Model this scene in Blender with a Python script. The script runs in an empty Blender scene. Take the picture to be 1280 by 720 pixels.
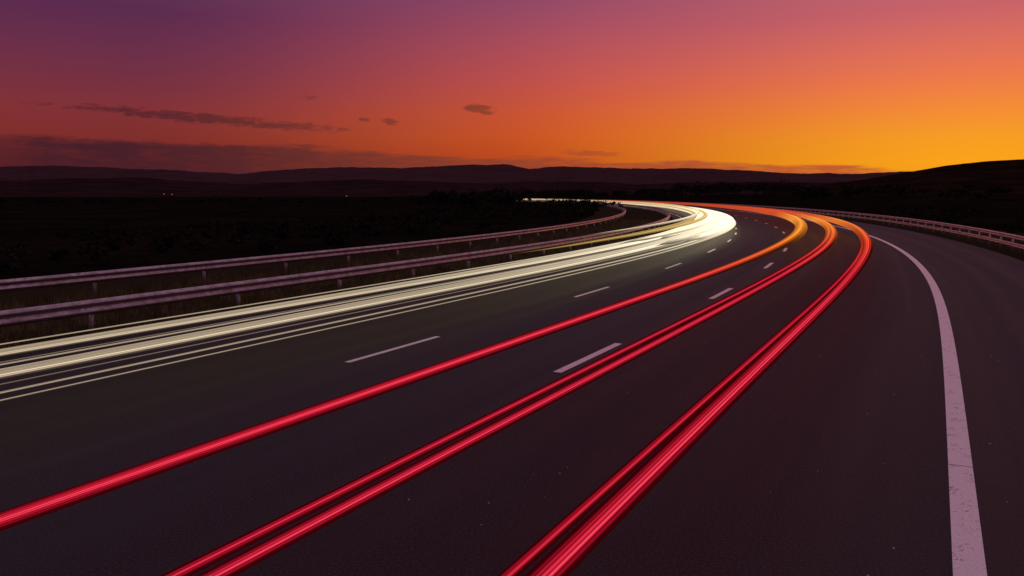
import bpy, numpy as np, math, random
from mathutils import Vector, noise as mnoise
rng=np.random.default_rng(7); random.seed(7)
scene=bpy.context.scene
HC=2.9; YH=244.1
# ---------------------------------------------------------------- road alignment
S=np.arange(-40,520.01,0.5)
NS=[0,25,50,75,110,180,300,520]; KK=[-1.5012,4.5835,4.2268,3.1391,1.867,1.4208,1.0365,1.0]
k=np.interp(S,NS,KK)*1e-3; k[S<0]=0
i0=int(np.argmin(abs(S)))
HD=np.cumsum(k)*.5; HD=0.4837-(HD-HD[i0])
PX=np.cumsum(np.sin(HD))*.5; PY=np.cumsum(np.cos(HD))*.5
PX=PX-PX[i0]+1.8554; PY=PY-PY[i0]+3.0
def at(s,X):
    """world x,y at chainage s, X metres to the left of the nearside edge line"""
    h=np.interp(s,S,HD)
    return np.interp(s,S,PX)-X*np.cos(h), np.interp(s,S,PY)+X*np.sin(h)
def s_at_depth(D,X):
    s=np.arange(-20,200,0.1); x,y=at(s,X); return float(s[np.argmin(abs(y-D))])
def sample(a,b,near=.5):
    out=[a]
    while out[-1]<b:
        out.append(out[-1]+max(near,min(4.0,(out[-1]+5)*.025)))
    out[-1]=b
    return np.array(out)
# ---------------------------------------------------------------- helpers
def link(o): scene.collection.objects.link(o); return o
def mesh_obj(name,V,Fc,mat=None,smooth=False,uv=None,col=None,parent=None):
    me=bpy.data.meshes.new(name)
    V=np.asarray(V,dtype=np.float32); Fc=np.asarray(Fc,dtype=np.int32)
    n=Fc.shape[1]
    me.vertices.add(len(V)); me.vertices.foreach_set('co',V.ravel())
    me.loops.add(Fc.size); me.loops.foreach_set('vertex_index',Fc.ravel())
    me.polygons.add(len(Fc))
    me.polygons.foreach_set('loop_start',np.arange(0,Fc.size,n,dtype=np.int32))
    me.polygons.foreach_set('loop_total',np.full(len(Fc),n,dtype=np.int32))
    if smooth: me.polygons.foreach_set('use_smooth',np.ones(len(Fc),dtype=bool))
    me.update(calc_edges=True)
    if uv is not None:
        l=me.uv_layers.new(name='UVMap'); l.data.foreach_set('uv',np.asarray(uv,dtype=np.float32)[Fc.ravel()].ravel())
    if col is not None:
        a=me.attributes.new('glow','FLOAT_COLOR','POINT')
        c=np.ones((len(V),4),dtype=np.float32); c[:,:3]=col; a.data.foreach_set('color',c.ravel())
    if mat: me.materials.append(mat)
    o=bpy.data.objects.new(name,me); link(o)
    if parent: o.parent=parent
    return o
class NT:
    def __init__(s,nt): s.nt=nt
    def n(s,t,**kw):
        nd=s.nt.nodes.new(t)
        for a,b in kw.items(): setattr(nd,a,b)
        return nd
    def l(s,a,b): s.nt.links.new(a,b)
    def m(s,op,a,b=None,c=None,clamp=False):
        nd=s.nt.nodes.new('ShaderNodeMath'); nd.operation=op; nd.use_clamp=clamp
        for i,v in enumerate((a,b,c)):
            if v is None: continue
            if isinstance(v,(int,float)): nd.inputs[i].default_value=v
            else: s.l(v,nd.inputs[i])
        return nd.outputs[0]
    def ss(s,v,a,b,o0=0.,o1=1.):
        nd=s.nt.nodes.new('ShaderNodeMapRange'); nd.interpolation_type='SMOOTHSTEP'
        s.l(v,nd.inputs[0])
        for i,x in zip((1,2,3,4),(a,b,o0,o1)):
            if isinstance(x,(int,float)): nd.inputs[i].default_value=x
            else: s.l(x,nd.inputs[i])
        return nd.outputs[0]
    def noise(s,vec,scale,detail=4,rough=.55,dist=0):
        nd=s.nt.nodes.new('ShaderNodeTexNoise'); nd.inputs['Scale'].default_value=scale
        nd.inputs['Detail'].default_value=detail; nd.inputs['Roughness'].default_value=rough
        nd.inputs['Distortion'].default_value=dist
        if vec is not None: s.l(vec,nd.inputs['Vector'])
        return nd.outputs['Fac']
    def mapv(s,vec,scale=(1,1,1),loc=(0,0,0)):
        nd=s.nt.nodes.new('ShaderNodeMapping'); nd.inputs['Scale'].default_value=scale; nd.inputs['Location'].default_value=loc
        s.l(vec,nd.inputs['Vector']); return nd.outputs[0]
    def mix(s,f,a,b,bt='MIX'):
        nd=s.nt.nodes.new('ShaderNodeMix'); nd.data_type='RGBA'; nd.blend_type=bt
        for i,v in ((0,f),(6,a),(7,b)):
            if isinstance(v,(int,float)): nd.inputs[i].default_value=v
            elif isinstance(v,tuple): nd.inputs[i].default_value=(*v[:3],1)
            else: s.l(v,nd.inputs[i])
        return nd.outputs[2]
    def ramp(s,f,stops):
        nd=s.nt.nodes.new('ShaderNodeValToRGB'); cr=nd.color_ramp
        while len(cr.elements)<len(stops): cr.elements.new(0.5)
        for e,(p,c) in zip(cr.elements,stops): e.position=p
        for e,(p,c) in zip(cr.elements,stops): e.color=(*c,1)
        s.l(f,nd.inputs[0]); return nd.outputs[0]
def mat(name):
    m=bpy.data.materials.new(name); m.use_nodes=True; t=NT(m.node_tree)
    b=m.node_tree.nodes['Principled BSDF']; return m,t,b
def lin(r,g,b):
    f=lambda c:(c/255/12.92) if c<=10 else ((c/255+.055)/1.055)**2.4
    return (f(r),f(g),f(b))
def bump(t,b,h,strength,dist):
    bp=t.nt.nodes.new('ShaderNodeBump'); bp.inputs['Strength'].default_value=strength; bp.inputs['Distance'].default_value=dist
    t.l(h,bp.inputs['Height']); t.l(bp.outputs[0],b.inputs['Normal'])
# ---------------------------------------------------------------- materials
m_asph,t,b=mat('asphalt')
tc=t.n('ShaderNodeTexCoord'); O=tc.outputs['Object']; U=tc.outputs['UV']
g1=t.noise(O,42,2,.75); big=t.noise(O,.35,2,.6)
track=t.noise(t.mapv(U,(.02,1.4,1)),1.0,2,.6)
c=t.mix(t.ss(g1,.36,.66),(.0065,.0055,.0068),(.044,.036,.041))
c=t.mix(t.ss(g1,.66,.74),c,(.13,.11,.11))
c=t.mix(t.ss(track,.35,.7,0.,.38),c,(.0085,.0075,.0088))
c=t.mix(t.ss(big,.35,.7,.0,.30),c,(.026,.022,.0245))
t.l(c,b.inputs['Base Color'])
t.l(t.ss(track,.3,.7,.8,.68),b.inputs['Roughness']); b.inputs['Specular IOR Level'].default_value=.27
bump(t,b,g1,1.,.010)
m_paint,t,b=mat('road_paint')
tc=t.n('ShaderNodeTexCoord'); O=tc.outputs['Object']
g1=t.noise(O,60,3,.7); w=t.noise(O,5,4,.7)
wear=t.m('ADD',t.m('MULTIPLY',g1,.6),t.m('MULTIPLY',w,.4))
c=t.mix(t.ss(wear,.46,.38),(.88,.83,.78),(.10,.09,.09))
c=t.mix(t.ss(w,.35,.65,.0,.25),c,(.58,.53,.50))
t.l(c,b.inputs['Base Color']); b.inputs['Roughness'].default_value=.5
bump(t,b,g1,.6,.004)
m_gr,t,b=mat('field_soil')
tc=t.n('ShaderNodeTexCoord'); O=tc.outputs['Object']
a=t.noise(O,.05,3,.65); f=t.noise(O,1.6,3,.7)
c=t.mix(t.ss(a,.35,.65),(.008,.006,.004),(.018,.013,.008)); c=t.mix(t.ss(f,.4,.66),c,(.004,.0035,.003))
t.l(c,b.inputs['Base Color']); b.inputs['Roughness'].default_value=1; b.inputs['Specular IOR Level'].default_value=0
m_vg,t,b=mat('verge_earth')
tc=t.n('ShaderNodeTexCoord'); O=tc.outputs['Object']
f=t.noise(O,14,3,.7); a=t.noise(O,1.1,3,.6)
c=t.mix(t.ss(f,.35,.7),(.016,.012,.008),(.065,.050,.030)); c=t.mix(t.ss(a,.4,.65),c,(.03,.026,.011))
t.l(c,b.inputs['Base Color']); b.inputs['Roughness'].default_value=1; b.inputs['Specular IOR Level'].default_value=0
bump(t,b,f,1.,.05)
def leafmat(name,c1,c2,sc):
    m,t,b=mat(name)
    tc=t.n('ShaderNodeTexCoord'); f=t.noise(tc.outputs['Object'],sc,2,.6)
    t.l(t.mix(t.ss(f,.35,.65),c1,c2),b.inputs['Base Color']); b.inputs['Roughness'].default_value=.9; b.inputs['Specular IOR Level'].default_value=.05
    return m
m_grass=leafmat('dry_grass',(.065,.058,.020),(.22,.17,.07),1.3)
m_leaf=leafmat('foliage',(.008,.008,.005),(.026,.021,.011),.5)
m_bark=leafmat('bark',(.012,.009,.007),(.025,.018,.012),4)
m_steel,t,b=mat('galvanised_steel')
tc=t.n('ShaderNodeTexCoord'); O=tc.outputs['Object']
f=t.noise(O,3.5,3,.7); g=t.noise(t.mapv(O,(1,1,6)),6,3,.6)
c=t.mix(t.ss(f,.3,.7),(.50,.44,.43),(.33,.285,.275)); c=t.mix(t.ss(g,.56,.72),c,(.15,.10,.08))
t.l(c,b.inputs['Base Color']); b.inputs['Metallic'].default_value=.75; t.l(t.ss(f,.3,.7,.30,.5),b.inputs['Roughness'])
bump(t,b,f,.2,.01)
def hillmat(name,c1,c2,sc):
    m,t,b=mat(name)
    tc=t.n('ShaderNodeTexCoord'); f=t.noise(tc.outputs['Object'],sc,4,.65)
    t.l(t.mix(t.ss(f,.38,.62),c1,c2),b.inputs['Base Color']); b.inputs['Roughness'].default_value=1; b.inputs['Specular IOR Level'].default_value=0
    return m
m_h1=hillmat('far_hill_hazed_scrub',(.055,.027,.030),(.068,.033,.036),.004)  # distance haze mixed into the base colour, so paler than the nearer hills
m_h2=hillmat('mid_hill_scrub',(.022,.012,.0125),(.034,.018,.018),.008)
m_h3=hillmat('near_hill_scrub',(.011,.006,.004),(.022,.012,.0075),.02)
m_glow=bpy.data.materials.new('vehicle_light'); m_glow.use_nodes=True; nt=m_glow.node_tree; nt.nodes.clear()
t=NT(nt); o=nt.nodes.new('ShaderNodeOutputMaterial'); e=nt.nodes.new('ShaderNodeEmission'); at_=nt.nodes.new('ShaderNodeAttribute'); at_.attribute_name='glow'
t.l(at_.outputs['Color'],e.inputs[0]); t.l(e.outputs[0],o.inputs[0]); e.inputs[1].default_value=1
m_glow.cycles.emission_sampling='NONE'
# ---------------------------------------------------------------- ground sheet
R=np.concatenate([[0.5],np.geomspace(3,12000,150)]); NA=240
ang=np.linspace(0,2*np.pi,NA,endpoint=False)
gx=(R[:,None]*np.sin(ang)); gy=(R[:,None]*np.cos(ang))
gx=gx.ravel(); gy=gy.ravel()
dmin=np.full(len(gx),1e9); sgn=np.zeros(len(gx))
for i in range(0,len(S),4):
    dx=gx-PX[i]; dy=gy-PY[i]; d=np.hypot(dx,dy); q=d<dmin
    dmin[q]=d[q]; sgn[q]=(-dx*np.cos(HD[i])+dy*np.sin(HD[i]))[q]
def sst(x,a,b):
    u=np.clip((x-a)/(b-a),0,1); return u*u*(3-2*u)
nz=np.array([mnoise.noise(Vector((a*.02,b_*.02,0)))+.5*mnoise.noise(Vector((a*.07,b_*.07,3))) for a,b_ in zip(gx,gy)])
left=sgn>0
gz=np.where(left,-.03-sst(dmin,28,80)*(1.2+.6*nz), -.03+sst(dmin,14,160)*(3.0+1.5*nz))
far=sst(np.hypot(gx,gy),500,1500); gz=gz*(1-far)-1.0*far
V=np.c_[gx,gy,gz]
Fg=[]
for r in range(len(R)-1):
    a=r*NA+np.arange(NA); b2=r*NA+(np.arange(NA)+1)%NA
    Fg.append(np.c_[a,a+NA,b2+NA,b2])
mesh_obj('ground',V,np.concatenate(Fg),m_gr,True)
def ribbon(name,X,Z,ss_,mat_,smooth=True):
    n=len(X); V=[];uv=[]
    for j in range(n):
        x,y=at(ss_,X[j]); V.append(np.c_[x,y,np.full(len(ss_),Z[j])]); uv.append(np.c_[ss_,np.full(len(ss_),X[j])])
    V=np.stack(V,1).reshape(-1,3); uv=np.stack(uv,1).reshape(-1,2)
    Fc=[]
    for j in range(n-1):
        i=np.arange(len(ss_)-1)*n+j; Fc.append(np.c_[i,i+1,i+1+n,i+n][:,::-1])
    return V,np.concatenate(Fc),uv
ss_=sample(-35,515)
V,Fc,uv=ribbon('r',[15.0,12,8,4,0,-4.4],[0]*6,ss_,None)
mesh_obj('highway_road',V,Fc,m_asph,True,uv=uv)
for nm,XX,ZZ in (('verge',[26,20,17,15.2,15.0],[-.026,.02,.0,-.008,-.022]),('verge',[-4.4,-4.6,-6.5,-9,-12],[-.022,-.008,.03,.06,-.02])):
    V,Fc,uv=ribbon('v',XX,ZZ,ss_,None); mesh_obj(nm,V,Fc,m_vg,True,uv=uv)
# ---------------------------------------------------------------- markings
def marking(name,X,w,segs):
    Vs=[];Fs=[];n=0
    for a,b2 in segs:
        q=sample(a,b2,.5); V,Fc,uv=ribbon('m',[X+w/2,X,X-w/2],[.004]*3,q,None)
        Vs.append(V);Fs.append(Fc+n);n+=len(V)
    mesh_obj(name,np.concatenate(Vs),np.concatenate(Fs),m_paint)
s582=s_at_depth(HC*1000/(582-YH),0)
marking('edge_line_marking',0,.23,[(-30,s582-.008),(s582+.008,500)])
marking('edge_line_marking',13.9,.16,[(-30,500)])
s1=s_at_depth(13.1,5.71); s2=s_at_depth(13.9,9.26)
marking('lane_line_marking',5.711,.15,[(s1+10.6*i,s1+10.6*i+2.9) for i in range(0,40)])
marking('lane_line_marking',9.259,.12,[(s2+10.2*i,s2+10.2*i+2.9) for i in range(0,40)])
# ---------------------------------------------------------------- guardrails
def box(c,u,v,hu,hv,z0,z1):
    c=np.array(c);u=np.array(u);v=np.array(v)
    p=[c+u*a*hu+v*b_*hv for a,b_ in((-1,-1),(1,-1),(1,1),(-1,1))]
    V=[(q[0],q[1],z0) for q in p]+[(q[0],q[1],z1) for q in p]
    F_=[(0,1,5,4),(1,2,6,5),(2,3,7,6),(3,0,4,7),(4,5,6,7),(0,3,2,1)]
    return V,F_
def guardrail(X,side,beams,spacing,sA,sB,posth,joint=True):
    par=bpy.data.objects.new('guardrail',None); link(par)
    q=sample(sA,sB,.5)
    Vs=[];Fs=[];n=0
    for (zc,hw) in beams:
        pr=[(0,-1),(.028,-.92),(.075,-.62),(.075,-.42),(.01,-.1),(.01,.1),(.075,.42),(.075,.62),(.028,.92),(0,1)]
        xs=[X-side*(.02+a*1.0) for a,_ in pr]; zs=[zc+b_*hw for _,b_ in pr]
        xs2=[x+side*.004 for x in xs][::-1]; zs2=zs[::-1]
        V,Fc,uv=ribbon('g',xs+xs2+xs[:1],zs+zs2+zs[:1],q,None)
        Vs.append(V);Fs.append(Fc+n);n+=len(V)
    mesh_obj('beam',np.concatenate(Vs),np.concatenate(Fs),m_steel,False,parent=par)
    Vs=[];Fs=[];n=0
    for s in np.arange(sA+1,sB if sB<300 else 300,spacing):
        h=float(np.interp(s,S,HD)); f=(math.sin(h),math.cos(h)); r=(math.cos(h),-math.sin(h))
        x,y=at(s,X+side*.09)
        for du,hu,dv,hv,z0,z1 in ((0,.004,0,.05,-.3,posth),(.028,.024,.048,.003,-.3,posth),(.028,.024,-.048,.003,-.3,posth)):
            c_=(x+f[0]*du+r[0]*dv,y+f[1]*du+r[1]*dv)
            V,F_=box(c_,f,r,hu,hv,z0,z1-(.0 if hv>.01 else .002)); Vs+=V;Fs+=[[k_+n for k_ in ff] for ff in F_];n+=8
        for (zc,hw) in beams:
            x2,y2=at(s,X+side*.012)
            V,F_=box((x2,y2),f,r,.045,.022,zc-hw*.6,zc+hw*.6); Vs+=V;Fs+=[[k_+n for k_ in ff] for ff in F_];n+=8
        if joint:
            for (zc,hw) in beams:
                x3,y3=at(s+.3,X-side*.0305)
                V,F_=box((x3,y3),f,r,.012,.006,zc-hw*.12,zc+hw*.12); Vs+=V;Fs+=[[k_+n for k_ in ff] for ff in F_];n+=8
    mesh_obj('posts',Vs,Fs,m_steel,False,parent=par)
guardrail(15.6,1,[(.60,.155)],4.0,-30,380,.74)
guardrail(21.2,1,[(.60,.155)],4.0,-30,380,.74)
guardrail(-5.1,-1,[(.82,.11),(.42,.10)],2.6,-30,330,.92)
# ---------------------------------------------------------------- light trails
def strip(Xc,hc,half,peaks,stops,gr=24,s0=-12,s1=300,nc=21,floor=.045,pale=.5,amp=1.,taper=False,f0=.06,f1=.5):
    """one glowing streak: thin lens-shaped section, brightness varies across it (lamp edges, several vehicles)"""
    q=sample(s0,s1,.7)
    g=1+np.clip(q,0,60)/gr
    flat=f0+(f1-f0)*np.clip((q-14)/36,0,1)
    ph=random.uniform(0,6.28)
    wob=.010*np.sin(q*.11+ph)+.004*np.sin(q*.37+ph*2)
    us=np.linspace(1,-1,nc); us=np.concatenate([us,us[::-1][1:-1]])
    zs=np.sqrt(np.clip(1-us**2,0,1))*np.concatenate([np.ones(nc),-np.ones(nc-2)])
    n=len(us)
    I=np.full(n,floor)
    for u0,w_,a_ in peaks: I=np.maximum(I,a_*np.exp(-((us-u0)/w_)**2))
    C0=np.stack([np.interp(q,[a for a,_ in stops],[c[i] for _,c in stops]) for i in range(3)],1)
    mixf=np.clip((q-28)/30,0,1)[:,None]
    Iq=I[None,:]*(1-mixf)+np.maximum(I,.55)[None,:]*mixf
    jit=1+.10*np.sin(q[:,None]*.21+np.array([random.uniform(0,6) for _ in range(n)])[None,:])
    Iq=Iq*jit*amp
    if taper: Iq=Iq*np.clip((q-s0)/6,0.05,1)[:,None]
    C=C0[:,None,:]*Iq[:,:,None]
    C=C+pale*(Iq**4)[:,:,None]*np.array([.10,.065,.10])[None,None,:]*(1-np.clip((q-12)/20,0,1))[:,None,None]
    V=[]
    gg=g*(np.clip((q-s0)/4,.05,1) if taper else 1)
    for j in range(n):
        x,y=at(q,Xc+us[j]*half*gg+wob); V.append(np.c_[x,y,hc+zs[j]*half*gg*flat])
    V=np.stack(V,1).reshape(-1,3)
    i=np.arange(len(q)-1)*n;Fs=[]
    for j in range(n): Fs.append(np.c_[i+j,i+(j+1)%n,i+n+(j+1)%n,i+n+j])
    return V,np.concatenate(Fs),C.reshape(-1,3)
def trail(name,strips):
    n=0;Vs=[];Fs=[];Cs=[]
    for V,F_,C in strips: Vs.append(V);Fs.append(F_+n);Cs.append(C);n+=len(V)
    return mesh_obj(name,np.concatenate(Vs),np.concatenate(Fs),m_glow,False,col=np.concatenate(Cs))
redA=[(0,(.88,.012,.042)),(10,(.92,.018,.042)),(16,(1.05,.07,.035)),(25,(1.15,.19,.03)),(38,(1.35,.40,.04)),(60,(1.45,.50,.08)),(80,(1.1,.14,.04)),(300,(.6,.04,.03))]
redB=[(0,(.82,.010,.042)),(16,(.88,.014,.042)),(28,(1.1,.06,.04)),(42,(1.25,.27,.04)),(60,(1.4,.45,.08)),(80,(1.1,.14,.04)),(300,(.6,.04,.03))]
redC=[(0,(.84,.010,.040)),(18,(.9,.016,.04)),(30,(1.1,.07,.035)),(44,(1.25,.22,.04)),(60,(1.35,.34,.06)),(80,(1.0,.12,.04)),(300,(.6,.04,.03))]
trail('tail_light_trail',[strip(4.95,1.04,.145,[(-.62,.08,.32),(-.40,.09,.6),(-.17,.10,1.0),(.03,.11,1.15),(.24,.09,.8),(.44,.10,.55),(.66,.09,.25),(0,.55,.30)],redA,gr=34,nc=41,f1=.6)])
trail('tail_light_trail',[strip(3.37,1.02,.085,[(-.45,.14,.45),(-.12,.15,1.1),(.20,.14,.9),(.5,.14,.35),(0,.55,.26)],redB,gr=28,nc=25,f1=.6),
                          strip(3.56,1.02,.070,[(-.35,.16,.4),(.0,.18,.95),(.4,.16,.45),(0,.55,.22)],redB,gr=30,nc=21,f1=.6)])
trail('tail_light_trail',[strip(2.00,.95,.10,[(-.55,.11,.45),(-.22,.12,1.1),(.06,.13,1.0),(.34,.11,.6),(.58,.10,.3),(0,.55,.28)],redC,gr=28,nc=31,f1=.6),
                          strip(2.16,.96,.05,[(-.1,.28,.8),(.4,.22,.35)],redC,gr=30,nc=15,f1=.6)])
wh=[(0,(.92,.71,.49)),(12,(1.02,.80,.55)),(22,(1.4,1.15,.80)),(33,(2.0,1.7,1.2)),(50,(2.8,2.3,1.55)),(90,(2.8,2.3,1.55)),(150,(2.0,1.6,1.0)),(400,(1.6,1.2,.7))]
ye=[(0,(.6,.38,.10)),(20,(.85,.55,.14)),(40,(1.3,.85,.26)),(80,(1.6,1.1,.5)),(400,(1.2,.8,.4))]
def wpk(n,lo=.40,hi=1.1):
    return [((i+.5)/n*1.7-.85,.62/n*random.uniform(.9,1.6),random.uniform(lo,hi)) for i in range(n)]
def W_(Xc,hc,half,n,stops=wh,amp=1.,s0=-14,gr=26,nc=15,**kw):
    return strip(Xc,hc,half,wpk(n)+[(0,.9,.24)],stops,gr=gr,s0=s0,s1=420,nc=nc,amp=amp,pale=0,floor=.05,taper=s0>0,**kw)
trail('headlight_trail',[W_(9.42,.62,.035,1,amp=.72),W_(9.68,.64,.055,2,amp=.8),W_(10.02,.66,.03,1,amp=.5),
      W_(10.62,.66,.27,7,amp=1.,nc=45,f1=.25),W_(11.07,.68,.05,2,amp=.6)])
trail('headlight_trail',[W_(11.98,.66,.26,6,amp=.92,nc=37,f1=.25),W_(12.42,.70,.05,2,amp=.5),W_(11.5,.62,.04,1,amp=.5),W_(12.75,.62,.05,2,amp=.6,s0=20)])
trail('headlight_trail',[W_(11.9,1.05,.06,2,ye,amp=.85,s0=18),W_(12.6,1.25,.04,1,amp=.5,s0=27),W_(12.9,.9,.06,2,ye,amp=.7,s0=24),
      W_(11.25,.92,.10,3,amp=.9,s0=28),W_(10.25,.74,.12,3,amp=.95,s0=30),W_(9.8,.72,.12,3,amp=1,s0=34),W_(11.45,.7,.14,3,amp=1,s0=36)])
# ---------------------------------------------------------------- grass
def tufts(N,sa,sb,Xa,Xb,nb,hmin,hmax,w,zf=0):
    s=sa+(sb-sa)*rng.random(N)**1.3; X=Xa+(Xb-Xa)*rng.random(N)
    x,y=at(s,X)
    x=np.repeat(x,nb)+rng.normal(0,.05,N*nb); y=np.repeat(y,nb)+rng.normal(0,.05,N*nb)
    M=N*nb; a=rng.random(M)*2*np.pi; h=hmin+(hmax-hmin)*rng.random(M)**1.5
    le=rng.random(M)*2*np.pi; la=h*.5*rng.random(M)
    p0=np.c_[x-np.cos(a)*w,y-np.sin(a)*w,np.full(M,-.03)]
    p1=np.c_[x+np.cos(a)*w,y+np.sin(a)*w,np.full(M,-.03)]
    p2=np.c_[x+np.cos(le)*la,y+np.sin(le)*la,h]
    V=np.stack([p0,p1,p2],1).reshape(-1,3)
    return V,np.arange(3*M).reshape(-1,3)
parts=[tufts(12000,2,90,15.2,22,6,.08,.36,.009),tufts(3000,0,80,-9,-5.3,5,.06,.3,.008)]
n=0;Vs=[];Fs=[]
for V,Fc in parts: Vs.append(V);Fs.append(Fc+n);n+=len(V)
mesh_obj('grass',np.concatenate(Vs),np.concatenate(Fs),m_grass)
Vs=[];Fs=[];n=0
for i in range(260):
    s=random.uniform(2,30);X=random.choice([random.uniform(-4.3,-.3),random.uniform(.3,5)]); x,y=at(s,X); r=random.uniform(.004,.015)
    V=[(x+r*math.cos(a)*random.uniform(.7,1.2),y+r*math.sin(a)*random.uniform(.7,1.2),0.0005) for a in (0,1.25,2.5,3.8,5.0)]+[(x,y,r*random.uniform(.6,1))]
    Vs+=V; Fs+=[[n+j,n+(j+1)%5,n+5] for j in range(5)]; n+=6
m_st,t,b=mat('stone'); tc=t.n('ShaderNodeTexCoord'); f=t.noise(tc.outputs['Object'],3,2); t.l(t.mix(f,(.12,.10,.09),(.4,.35,.32)),b.inputs['Base Color'])
mesh_obj('gravel',Vs,Fs,m_st)
# ---------------------------------------------------------------- foliage
def leafcloud(c,rad,N,size):
    nc=max(4,N//28); cl=rng.normal(0,1,(nc,3)); cl/=np.linalg.norm(cl,axis=1)[:,None]; cl*=(.35+.6*rng.random(nc))[:,None]
    p=cl[rng.integers(0,nc,N)]+rng.normal(0,.17,(N,3)); p=p*np.array(rad)+np.array(c)
    u=rng.normal(0,1,(N,3));u/=np.linalg.norm(u,axis=1)[:,None]; v=np.cross(u,rng.normal(0,1,(N,3)));v/=np.linalg.norm(v,axis=1)[:,None]
    sz=(size*(.5+rng.random(N)))[:,None]
    V=np.stack([p-u*sz,p+v*sz*.5,p+u*sz,p-v*sz*.5],1).reshape(-1,3)
    return V,np.arange(4*N).reshape(-1,4)
def gz_at(x,y):
    r=math.hypot(x,y); a=math.atan2(x,y)%(2*math.pi)
    i=int(np.clip(np.searchsorted(R,r),1,len(R)-1)); j=int(a/(2*math.pi)*NA)%NA
    return float(min(gz[i*NA+j],gz[(i-1)*NA+j]))
def cone(p,q,r0,r1,n=6):
    p=np.array(p,float);q=np.array(q,float);d=q-p;d/=np.linalg.norm(d); a=np.cross(d,[.3,.9,.1]);a/=np.linalg.norm(a);b_=np.cross(d,a)
    th=np.arange(n)/n*2*np.pi
    A=p+r0*(np.cos(th)[:,None]*a+np.sin(th)[:,None]*b_);B=q+r1*(np.cos(th)[:,None]*a+np.sin(th)[:,None]*b_)
    i=np.arange(n);return np.r_[A,B],np.c_[i,(i+1)%n,(i+1)%n+n,i+n]
def tree_parts(x,y,z,H,W_,N,ls):
    wv=[];wf=[];n=0;lv=[];lf=[];m_=0
    def add(c):
        nonlocal n
        wv.append(c[0]);wf.append(c[1]+n);n+=len(c[0])
    t0=(x,y,z-.2);t1=(x+random.uniform(-.1,.1)*H*.3,y,z+H*.45);add(cone(t0,t1,.035*H,.02*H))
    top=(t1[0],y,z+H*.85);add(cone(t1,top,.02*H,.005*H))
    for i in range(6):
        a=random.uniform(0,6.28);h=random.uniform(.25,.7)*H;L=random.uniform(.5,.9)*W_*.6
        q=(x+math.cos(a)*L,y+math.sin(a)*L,z+h+L*.3);add(cone((x,y,z+h),q,.014*H,.004*H,5))
        V,F_=leafcloud(q,(W_*.32,W_*.32,H*.2),N//7,ls);lv.append(V);lf.append(F_+m_);m_+=len(V)
    V,F_=leafcloud((x,y,z+H*.68),(W_*.42,W_*.42,H*.3),N//7*2,ls);lv.append(V);lf.append(F_+m_);m_+=len(V)
    return np.concatenate(wv),np.concatenate(wf),np.concatenate(lv),np.concatenate(lf)
def pxpos(px,D): return ((px-640)/1000*D,D)
for px,D,H,W2 in ((546,235,5.6,6),(566,240,5.2,5.5),(588,232,5.7,6),(655,300,6.0,5),(684,330,5.6,4.5),(870,420,8,8),(905,440,9,9)):
    x,y=pxpos(px,D); z=gz_at(x,y)
    a,b2,c_,d_=tree_parts(x,y,z,H,W2,900,.28)
    par=bpy.data.objects.new('tree',None);link(par)
    mesh_obj('trunk',a,b2,m_bark,True,parent=par); mesh_obj('crown',c_,d_,m_leaf,parent=par)
wv=[];wf=[];n=0;lv=[];lf=[];m_=0
def mass(px0,px1,D0,D1,H0,H1,cnt,N=150,ls=.5):
    global n,m_
    for i in range(cnt):
        px=random.uniform(px0,px1);D=random.uniform(D0,D1);x,y=pxpos(px,D);H=random.uniform(H0,H1)
        a,b2,c_,d_=tree_parts(x,y,gz_at(x,y),H,H*random.uniform(1.,1.7),N,ls)
        wv.append(a);wf.append(b2+n);n+=len(a);lv.append(c_);lf.append(d_+m_);m_+=len(c_)
mass(690,830,430,560,4.5,7,30); mass(820,1000,400,560,6,9.5,48); mass(990,1130,260,420,3,5.5,30)
mass(520,640,225,275,3,4.8,22,N=200,ls=.35); mass(600,720,420,520,5,7,22)
mass(1120,1500,220,420,2.5,5,20); mass(-300,520,330,480,1.6,3.2,50,N=110)
par=bpy.data.objects.new('distant_trees',None);link(par)
mesh_obj('trunks',np.concatenate(wv),np.concatenate(wf),m_bark,parent=par); mesh_obj('crowns',np.concatenate(lv),np.concatenate(lf),m_leaf,parent=par)
lv=[];lf=[];m_=0
def bushes(cnt,f,N,ls,h0,h1):
    global m_
    for i in range(cnt):
        x,y=f(); h=random.uniform(h0,h1)
        V,F_=leafcloud((x,y,gz_at(x,y)+h*.35),(h*random.uniform(.7,1.5),h*random.uniform(.7,1.5),h*.6),N,ls); lv.append(V);lf.append(F_+m_);m_+=len(V)
bushes(170,lambda:at(random.uniform(10,130),random.uniform(30,75)),130,.13,.5,1.3)
bushes(120,lambda:at(random.uniform(60,260),random.uniform(26,60)),110,.2,.8,1.8)
bushes(60,lambda:at(random.uniform(180,300),random.uniform(18,26)),110,.2,1.2,2.0)
bushes(130,lambda:at(random.uniform(15,160),random.uniform(-45,-10)),120,.14,.4,1.3)
mesh_obj('scrub_bushes',np.concatenate(lv),np.concatenate(lf),m_leaf)
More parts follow.
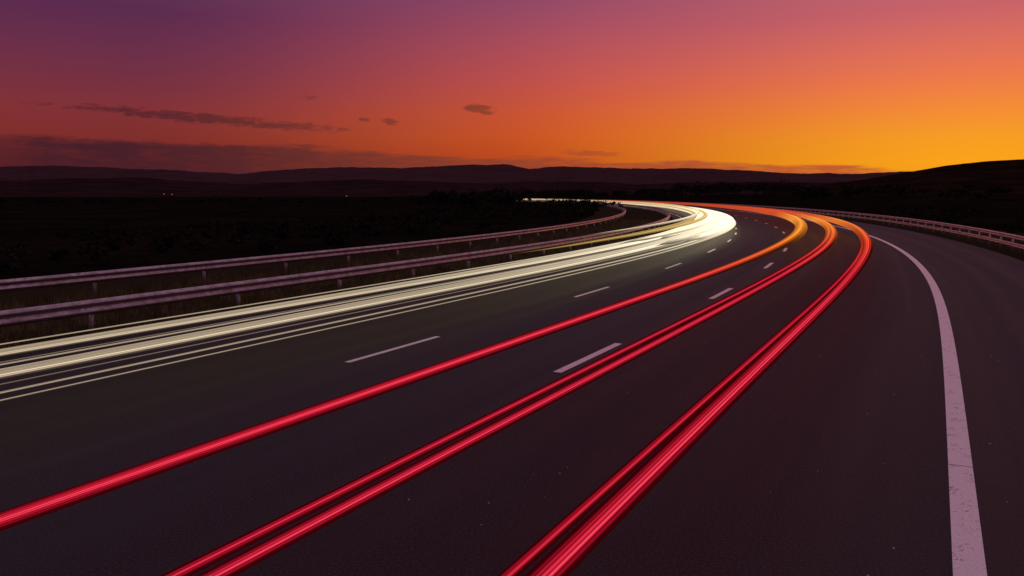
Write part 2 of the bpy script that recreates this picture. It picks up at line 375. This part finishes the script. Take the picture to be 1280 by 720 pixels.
# ---------------------------------------------------------------- hills
def hill(dist,pts,mt,rough,depth=.5,seed=0,lo=None):
    pxs=[p[0] for p in pts];ys=[p[1] for p in pts]
    A=np.radians(np.arange(-62,62,.12))
    px=640+1000*np.tan(A); sky=np.interp(px,pxs,ys)
    nn=np.array([mnoise.fractal(Vector((a*dist*.004,seed,0)),.8,2.1,6) for a in A])*rough
    crest=HC+(YH-(sky+nn))/1000*dist*np.cos(A)
    prof=[(1-depth,-.0),(1-depth*.75,.22),(1-depth*.5,.5),(1-depth*.25,.8),(1-depth*.1,.95),(1,1),(1+depth*.2,.9),(1+depth*.8,0)]
    V=[]
    for j,(rf,hf) in enumerate(prof):
        rr=dist*rf
        dn=np.array([mnoise.fractal(Vector((a*dist*.006,rf*dist*.004,seed+9)),.8,2.1,5) for a in A])
        z=-4+(crest+4)*hf+ (dn*.10*crest if 0<hf<.99 else 0)
        z=np.minimum(z,HC+(crest-HC)*rf) if rf<1 else z
        V.append(np.c_[np.sin(A)*rr,np.cos(A)*rr,z])
    n_=len(A);V=np.concatenate(V);Fc=[]
    for j in range(len(prof)-1):
        i=j*n_+np.arange(n_-1);Fc.append(np.c_[i,i+1,i+n_+1,i+n_])
    mesh_obj('hill',V,np.concatenate(Fc),mt,True)
hill(6500,[(-1200,214),(-300,206),(0,208),(60,207),(130,209),(200,212),(300,217),(370,211),(430,209),(500,210),(560,207),(630,205),(660,210),(720,208),(800,211),(870,210),(930,213),(1000,217),(1060,217),(1120,215),(1180,211),(1230,210),(1400,208),(2400,215)],m_h1,1.6,.45,1)
hill(3600,[(-1200,222),(0,226),(150,221),(300,230),(450,224),(600,229),(700,226),(800,230),(900,227),(1000,228),(1100,226),(1300,222),(2400,225)],m_h2,2.,.45,4)
hill(1300,[(-1200,262),(820,262),(960,240),(1020,232),(1080,225),(1130,217),(1180,208),(1230,202),(1280,199),(1400,192),(1700,185),(2400,190)],m_h3,1.6,.5,11)
# ---------------------------------------------------------------- distant street lamps
m_lamp=bpy.data.materials.new('lamp_glow');m_lamp.use_nodes=True;nt=m_lamp.node_tree;nt.nodes.clear();t=NT(nt)
o=nt.nodes.new('ShaderNodeOutputMaterial');e=nt.nodes.new('ShaderNodeEmission');e.inputs[0].default_value=(1,.45,.2,1);e.inputs[1].default_value=1.0;t.l(e.outputs[0],o.inputs[0]);m_lamp.cycles.emission_sampling='NONE'
for px,D,h in ((203,480,3.6),(213,470,3.4),(431,480,2.4)):
    x,y=pxpos(px,D);z=gz_at(x,y);par=bpy.data.objects.new('street_lamp',None);link(par)
    zt=max(h,z+2.5)
    V,F_=cone((x,y,z-.2),(x,y,zt),.05,.03,8);mesh_obj('pole',V,F_,m_bark,parent=par)
    V,F_=cone((x,y,zt-.02),(x+.9,y-.3,zt+.15),.04,.03,6);mesh_obj('arm',V,F_,m_bark,parent=par)
    V,F_=box((x+1.1,y-.35),(1,0),(0,1),.3,.14,zt+.02,zt+.14);mesh_obj('lamp_head',V,F_,m_lamp,parent=par)
# ---------------------------------------------------------------- sky
w=bpy.data.worlds.new('World');scene.world=w;w.use_nodes=True;nt=w.node_tree;nt.nodes.clear();t=NT(nt)
w.cycles.sampling_method='MANUAL'; w.cycles.sample_map_resolution=256
tc=nt.nodes.new('ShaderNodeTexCoord');D_=tc.outputs['Generated']
sp=nt.nodes.new('ShaderNodeSeparateXYZ');t.l(D_,sp.inputs[0]);x,y,z=sp.outputs
hyp=t.m('MAXIMUM',t.m('SQRT',t.m('ADD',t.m('MULTIPLY',x,x),t.m('MULTIPLY',y,y))),1e-4)
E=t.m('DIVIDE',z,hyp); az=t.m('ARCTAN2',x,y)
SA=.56
cd=t.m('DIVIDE',t.m('ADD',t.m('MULTIPLY',x,math.sin(SA)),t.m('MULTIPLY',y,math.cos(SA))),hyp)
dl=t.m('ARCCOSINE',t.m('MINIMUM',t.m('MAXIMUM',cd,-1.),1.))
Es=t.m('DIVIDE',E,.8,clamp=True)
def rp(L,cosf):
    st=[]
    for yy,c in L:
        e_=(YH-yy)/1000*cosf
        st.append((max(0,min(1,e_/.8)),lin(*c)))
    return t.ramp(Es,st)
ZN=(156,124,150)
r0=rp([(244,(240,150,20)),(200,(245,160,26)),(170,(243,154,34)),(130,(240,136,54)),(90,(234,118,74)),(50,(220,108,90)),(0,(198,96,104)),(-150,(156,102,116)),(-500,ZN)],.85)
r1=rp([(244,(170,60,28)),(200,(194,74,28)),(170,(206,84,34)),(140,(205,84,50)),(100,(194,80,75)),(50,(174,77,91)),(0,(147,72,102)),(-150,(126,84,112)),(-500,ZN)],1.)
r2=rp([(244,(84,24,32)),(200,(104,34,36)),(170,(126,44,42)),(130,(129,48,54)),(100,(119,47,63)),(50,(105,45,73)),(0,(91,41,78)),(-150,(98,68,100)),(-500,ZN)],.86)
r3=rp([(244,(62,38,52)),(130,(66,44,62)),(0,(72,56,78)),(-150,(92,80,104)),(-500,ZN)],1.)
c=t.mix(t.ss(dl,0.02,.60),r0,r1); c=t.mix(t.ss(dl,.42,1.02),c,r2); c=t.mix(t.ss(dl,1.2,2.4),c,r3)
cv=nt.nodes.new('ShaderNodeCombineXYZ');t.l(az,cv.inputs[0]);t.l(E,cv.inputs[1])
n1=t.noise(t.mapv(cv.outputs[0],(6,60,1)),1,1,.6); n2=t.noise(t.mapv(cv.outputs[0],(25,160,1)),1,3,.65); n3=t.noise(t.mapv(cv.outputs[0],(70,200,1)),1,2,.6)
ccol=t.mix(t.ss(dl,.1,1.05),lin(186,84,48),lin(66,28,40))
Et=t.m('ADD',t.m('MULTIPLY_ADD',az,-.033,.047),t.m('MULTIPLY',t.m('SUBTRACT',n1,.5),.030))
Et=t.m('ADD',Et,t.m('MULTIPLY',t.m('SUBTRACT',n2,.5),.010))
dE=t.m('SUBTRACT',Et,E)
mk=t.ss(dE,-.0025,.004); mk=t.m('MULTIPLY',mk,t.ss(n2,.3,.6,.6,.95)); mk=t.m('MULTIPLY',mk,t.ss(az,.52,.40)); mk=t.m('MULTIPLY',mk,t.ss(az,-.62,-.5,.35,1))
c=t.mix(mk,c,ccol)
def blob(px,yy,rx,ry,tilt,op):
    global c
    a0=math.atan((px-640)/1000);e0=(YH-yy)/1000*math.cos(a0)
    da=t.m('SUBTRACT',az,a0);de=t.m('SUBTRACT',t.m('SUBTRACT',E,e0),t.m('MULTIPLY',da,tilt))
    de=t.m('ADD',de,t.m('MULTIPLY',t.m('SUBTRACT',n2,.5),ry/1000*2.4))
    u=t.m('DIVIDE',da,rx/1000);v=t.m('DIVIDE',de,ry/1000)
    q=t.m('ADD',t.m('MULTIPLY',u,u),t.m('MULTIPLY',v,v)); q=t.m('ADD',q,t.m('MULTIPLY',t.m('SUBTRACT',n3,.5),3.2))
    c=t.mix(t.ss(q,1.3,.1,0,op),c,ccol)
blob(265,149,165,6,-.06,.7); blob(200,185,150,7,-.02,.5)
blob(598,136,21,6,-.12,.95); blob(590,132,12,4,.1,.8); blob(456,150,8,3.2,-.1,.7); blob(487,152,12,4,-.15,.75); blob(388,122,9,3,0,.6); blob(735,192,40,4,-.05,.6)
bg=nt.nodes.new('ShaderNodeBackground');t.l(c,bg.inputs[0]);bg.inputs[1].default_value=1.
sky=nt.nodes.new('ShaderNodeTexSky');sky.sky_type='NISHITA';sky.sun_disc=False;sky.sun_elevation=math.radians(1.0);sky.sun_rotation=SA
bg2=nt.nodes.new('ShaderNodeBackground');t.l(sky.outputs[0],bg2.inputs[0]);bg2.inputs[1].default_value=.002
ad=nt.nodes.new('ShaderNodeAddShader');t.l(bg.outputs[0],ad.inputs[0]);t.l(bg2.outputs[0],ad.inputs[1])
wo=nt.nodes.new('ShaderNodeOutputWorld');t.l(ad.outputs[0],wo.inputs[0])
sl=bpy.data.lights.new('sun','SUN');sl.energy=.25;sl.angle=math.radians(.5);sl.color=(1,.55,.28)
so=bpy.data.objects.new('sun',sl);link(so)
el=math.radians(2.0);dv=Vector((math.sin(SA)*math.cos(el),math.cos(SA)*math.cos(el),math.sin(el)))
so.rotation_euler=dv.to_track_quat('Z','Y').to_euler()
# ---------------------------------------------------------------- camera
cam=bpy.data.cameras.new('camera');co=bpy.data.objects.new('camera',cam);link(co)
co.location=(0,0,HC);co.rotation_euler=(math.pi/2,0,0)
cam.sensor_width=36;cam.lens=28.125;cam.shift_y=-(360-YH)/1280;cam.clip_start=.1;cam.clip_end=40000
scene.camera=co
scene.view_settings.view_transform='Standard';scene.view_settings.look='None';scene.view_settings.exposure=0
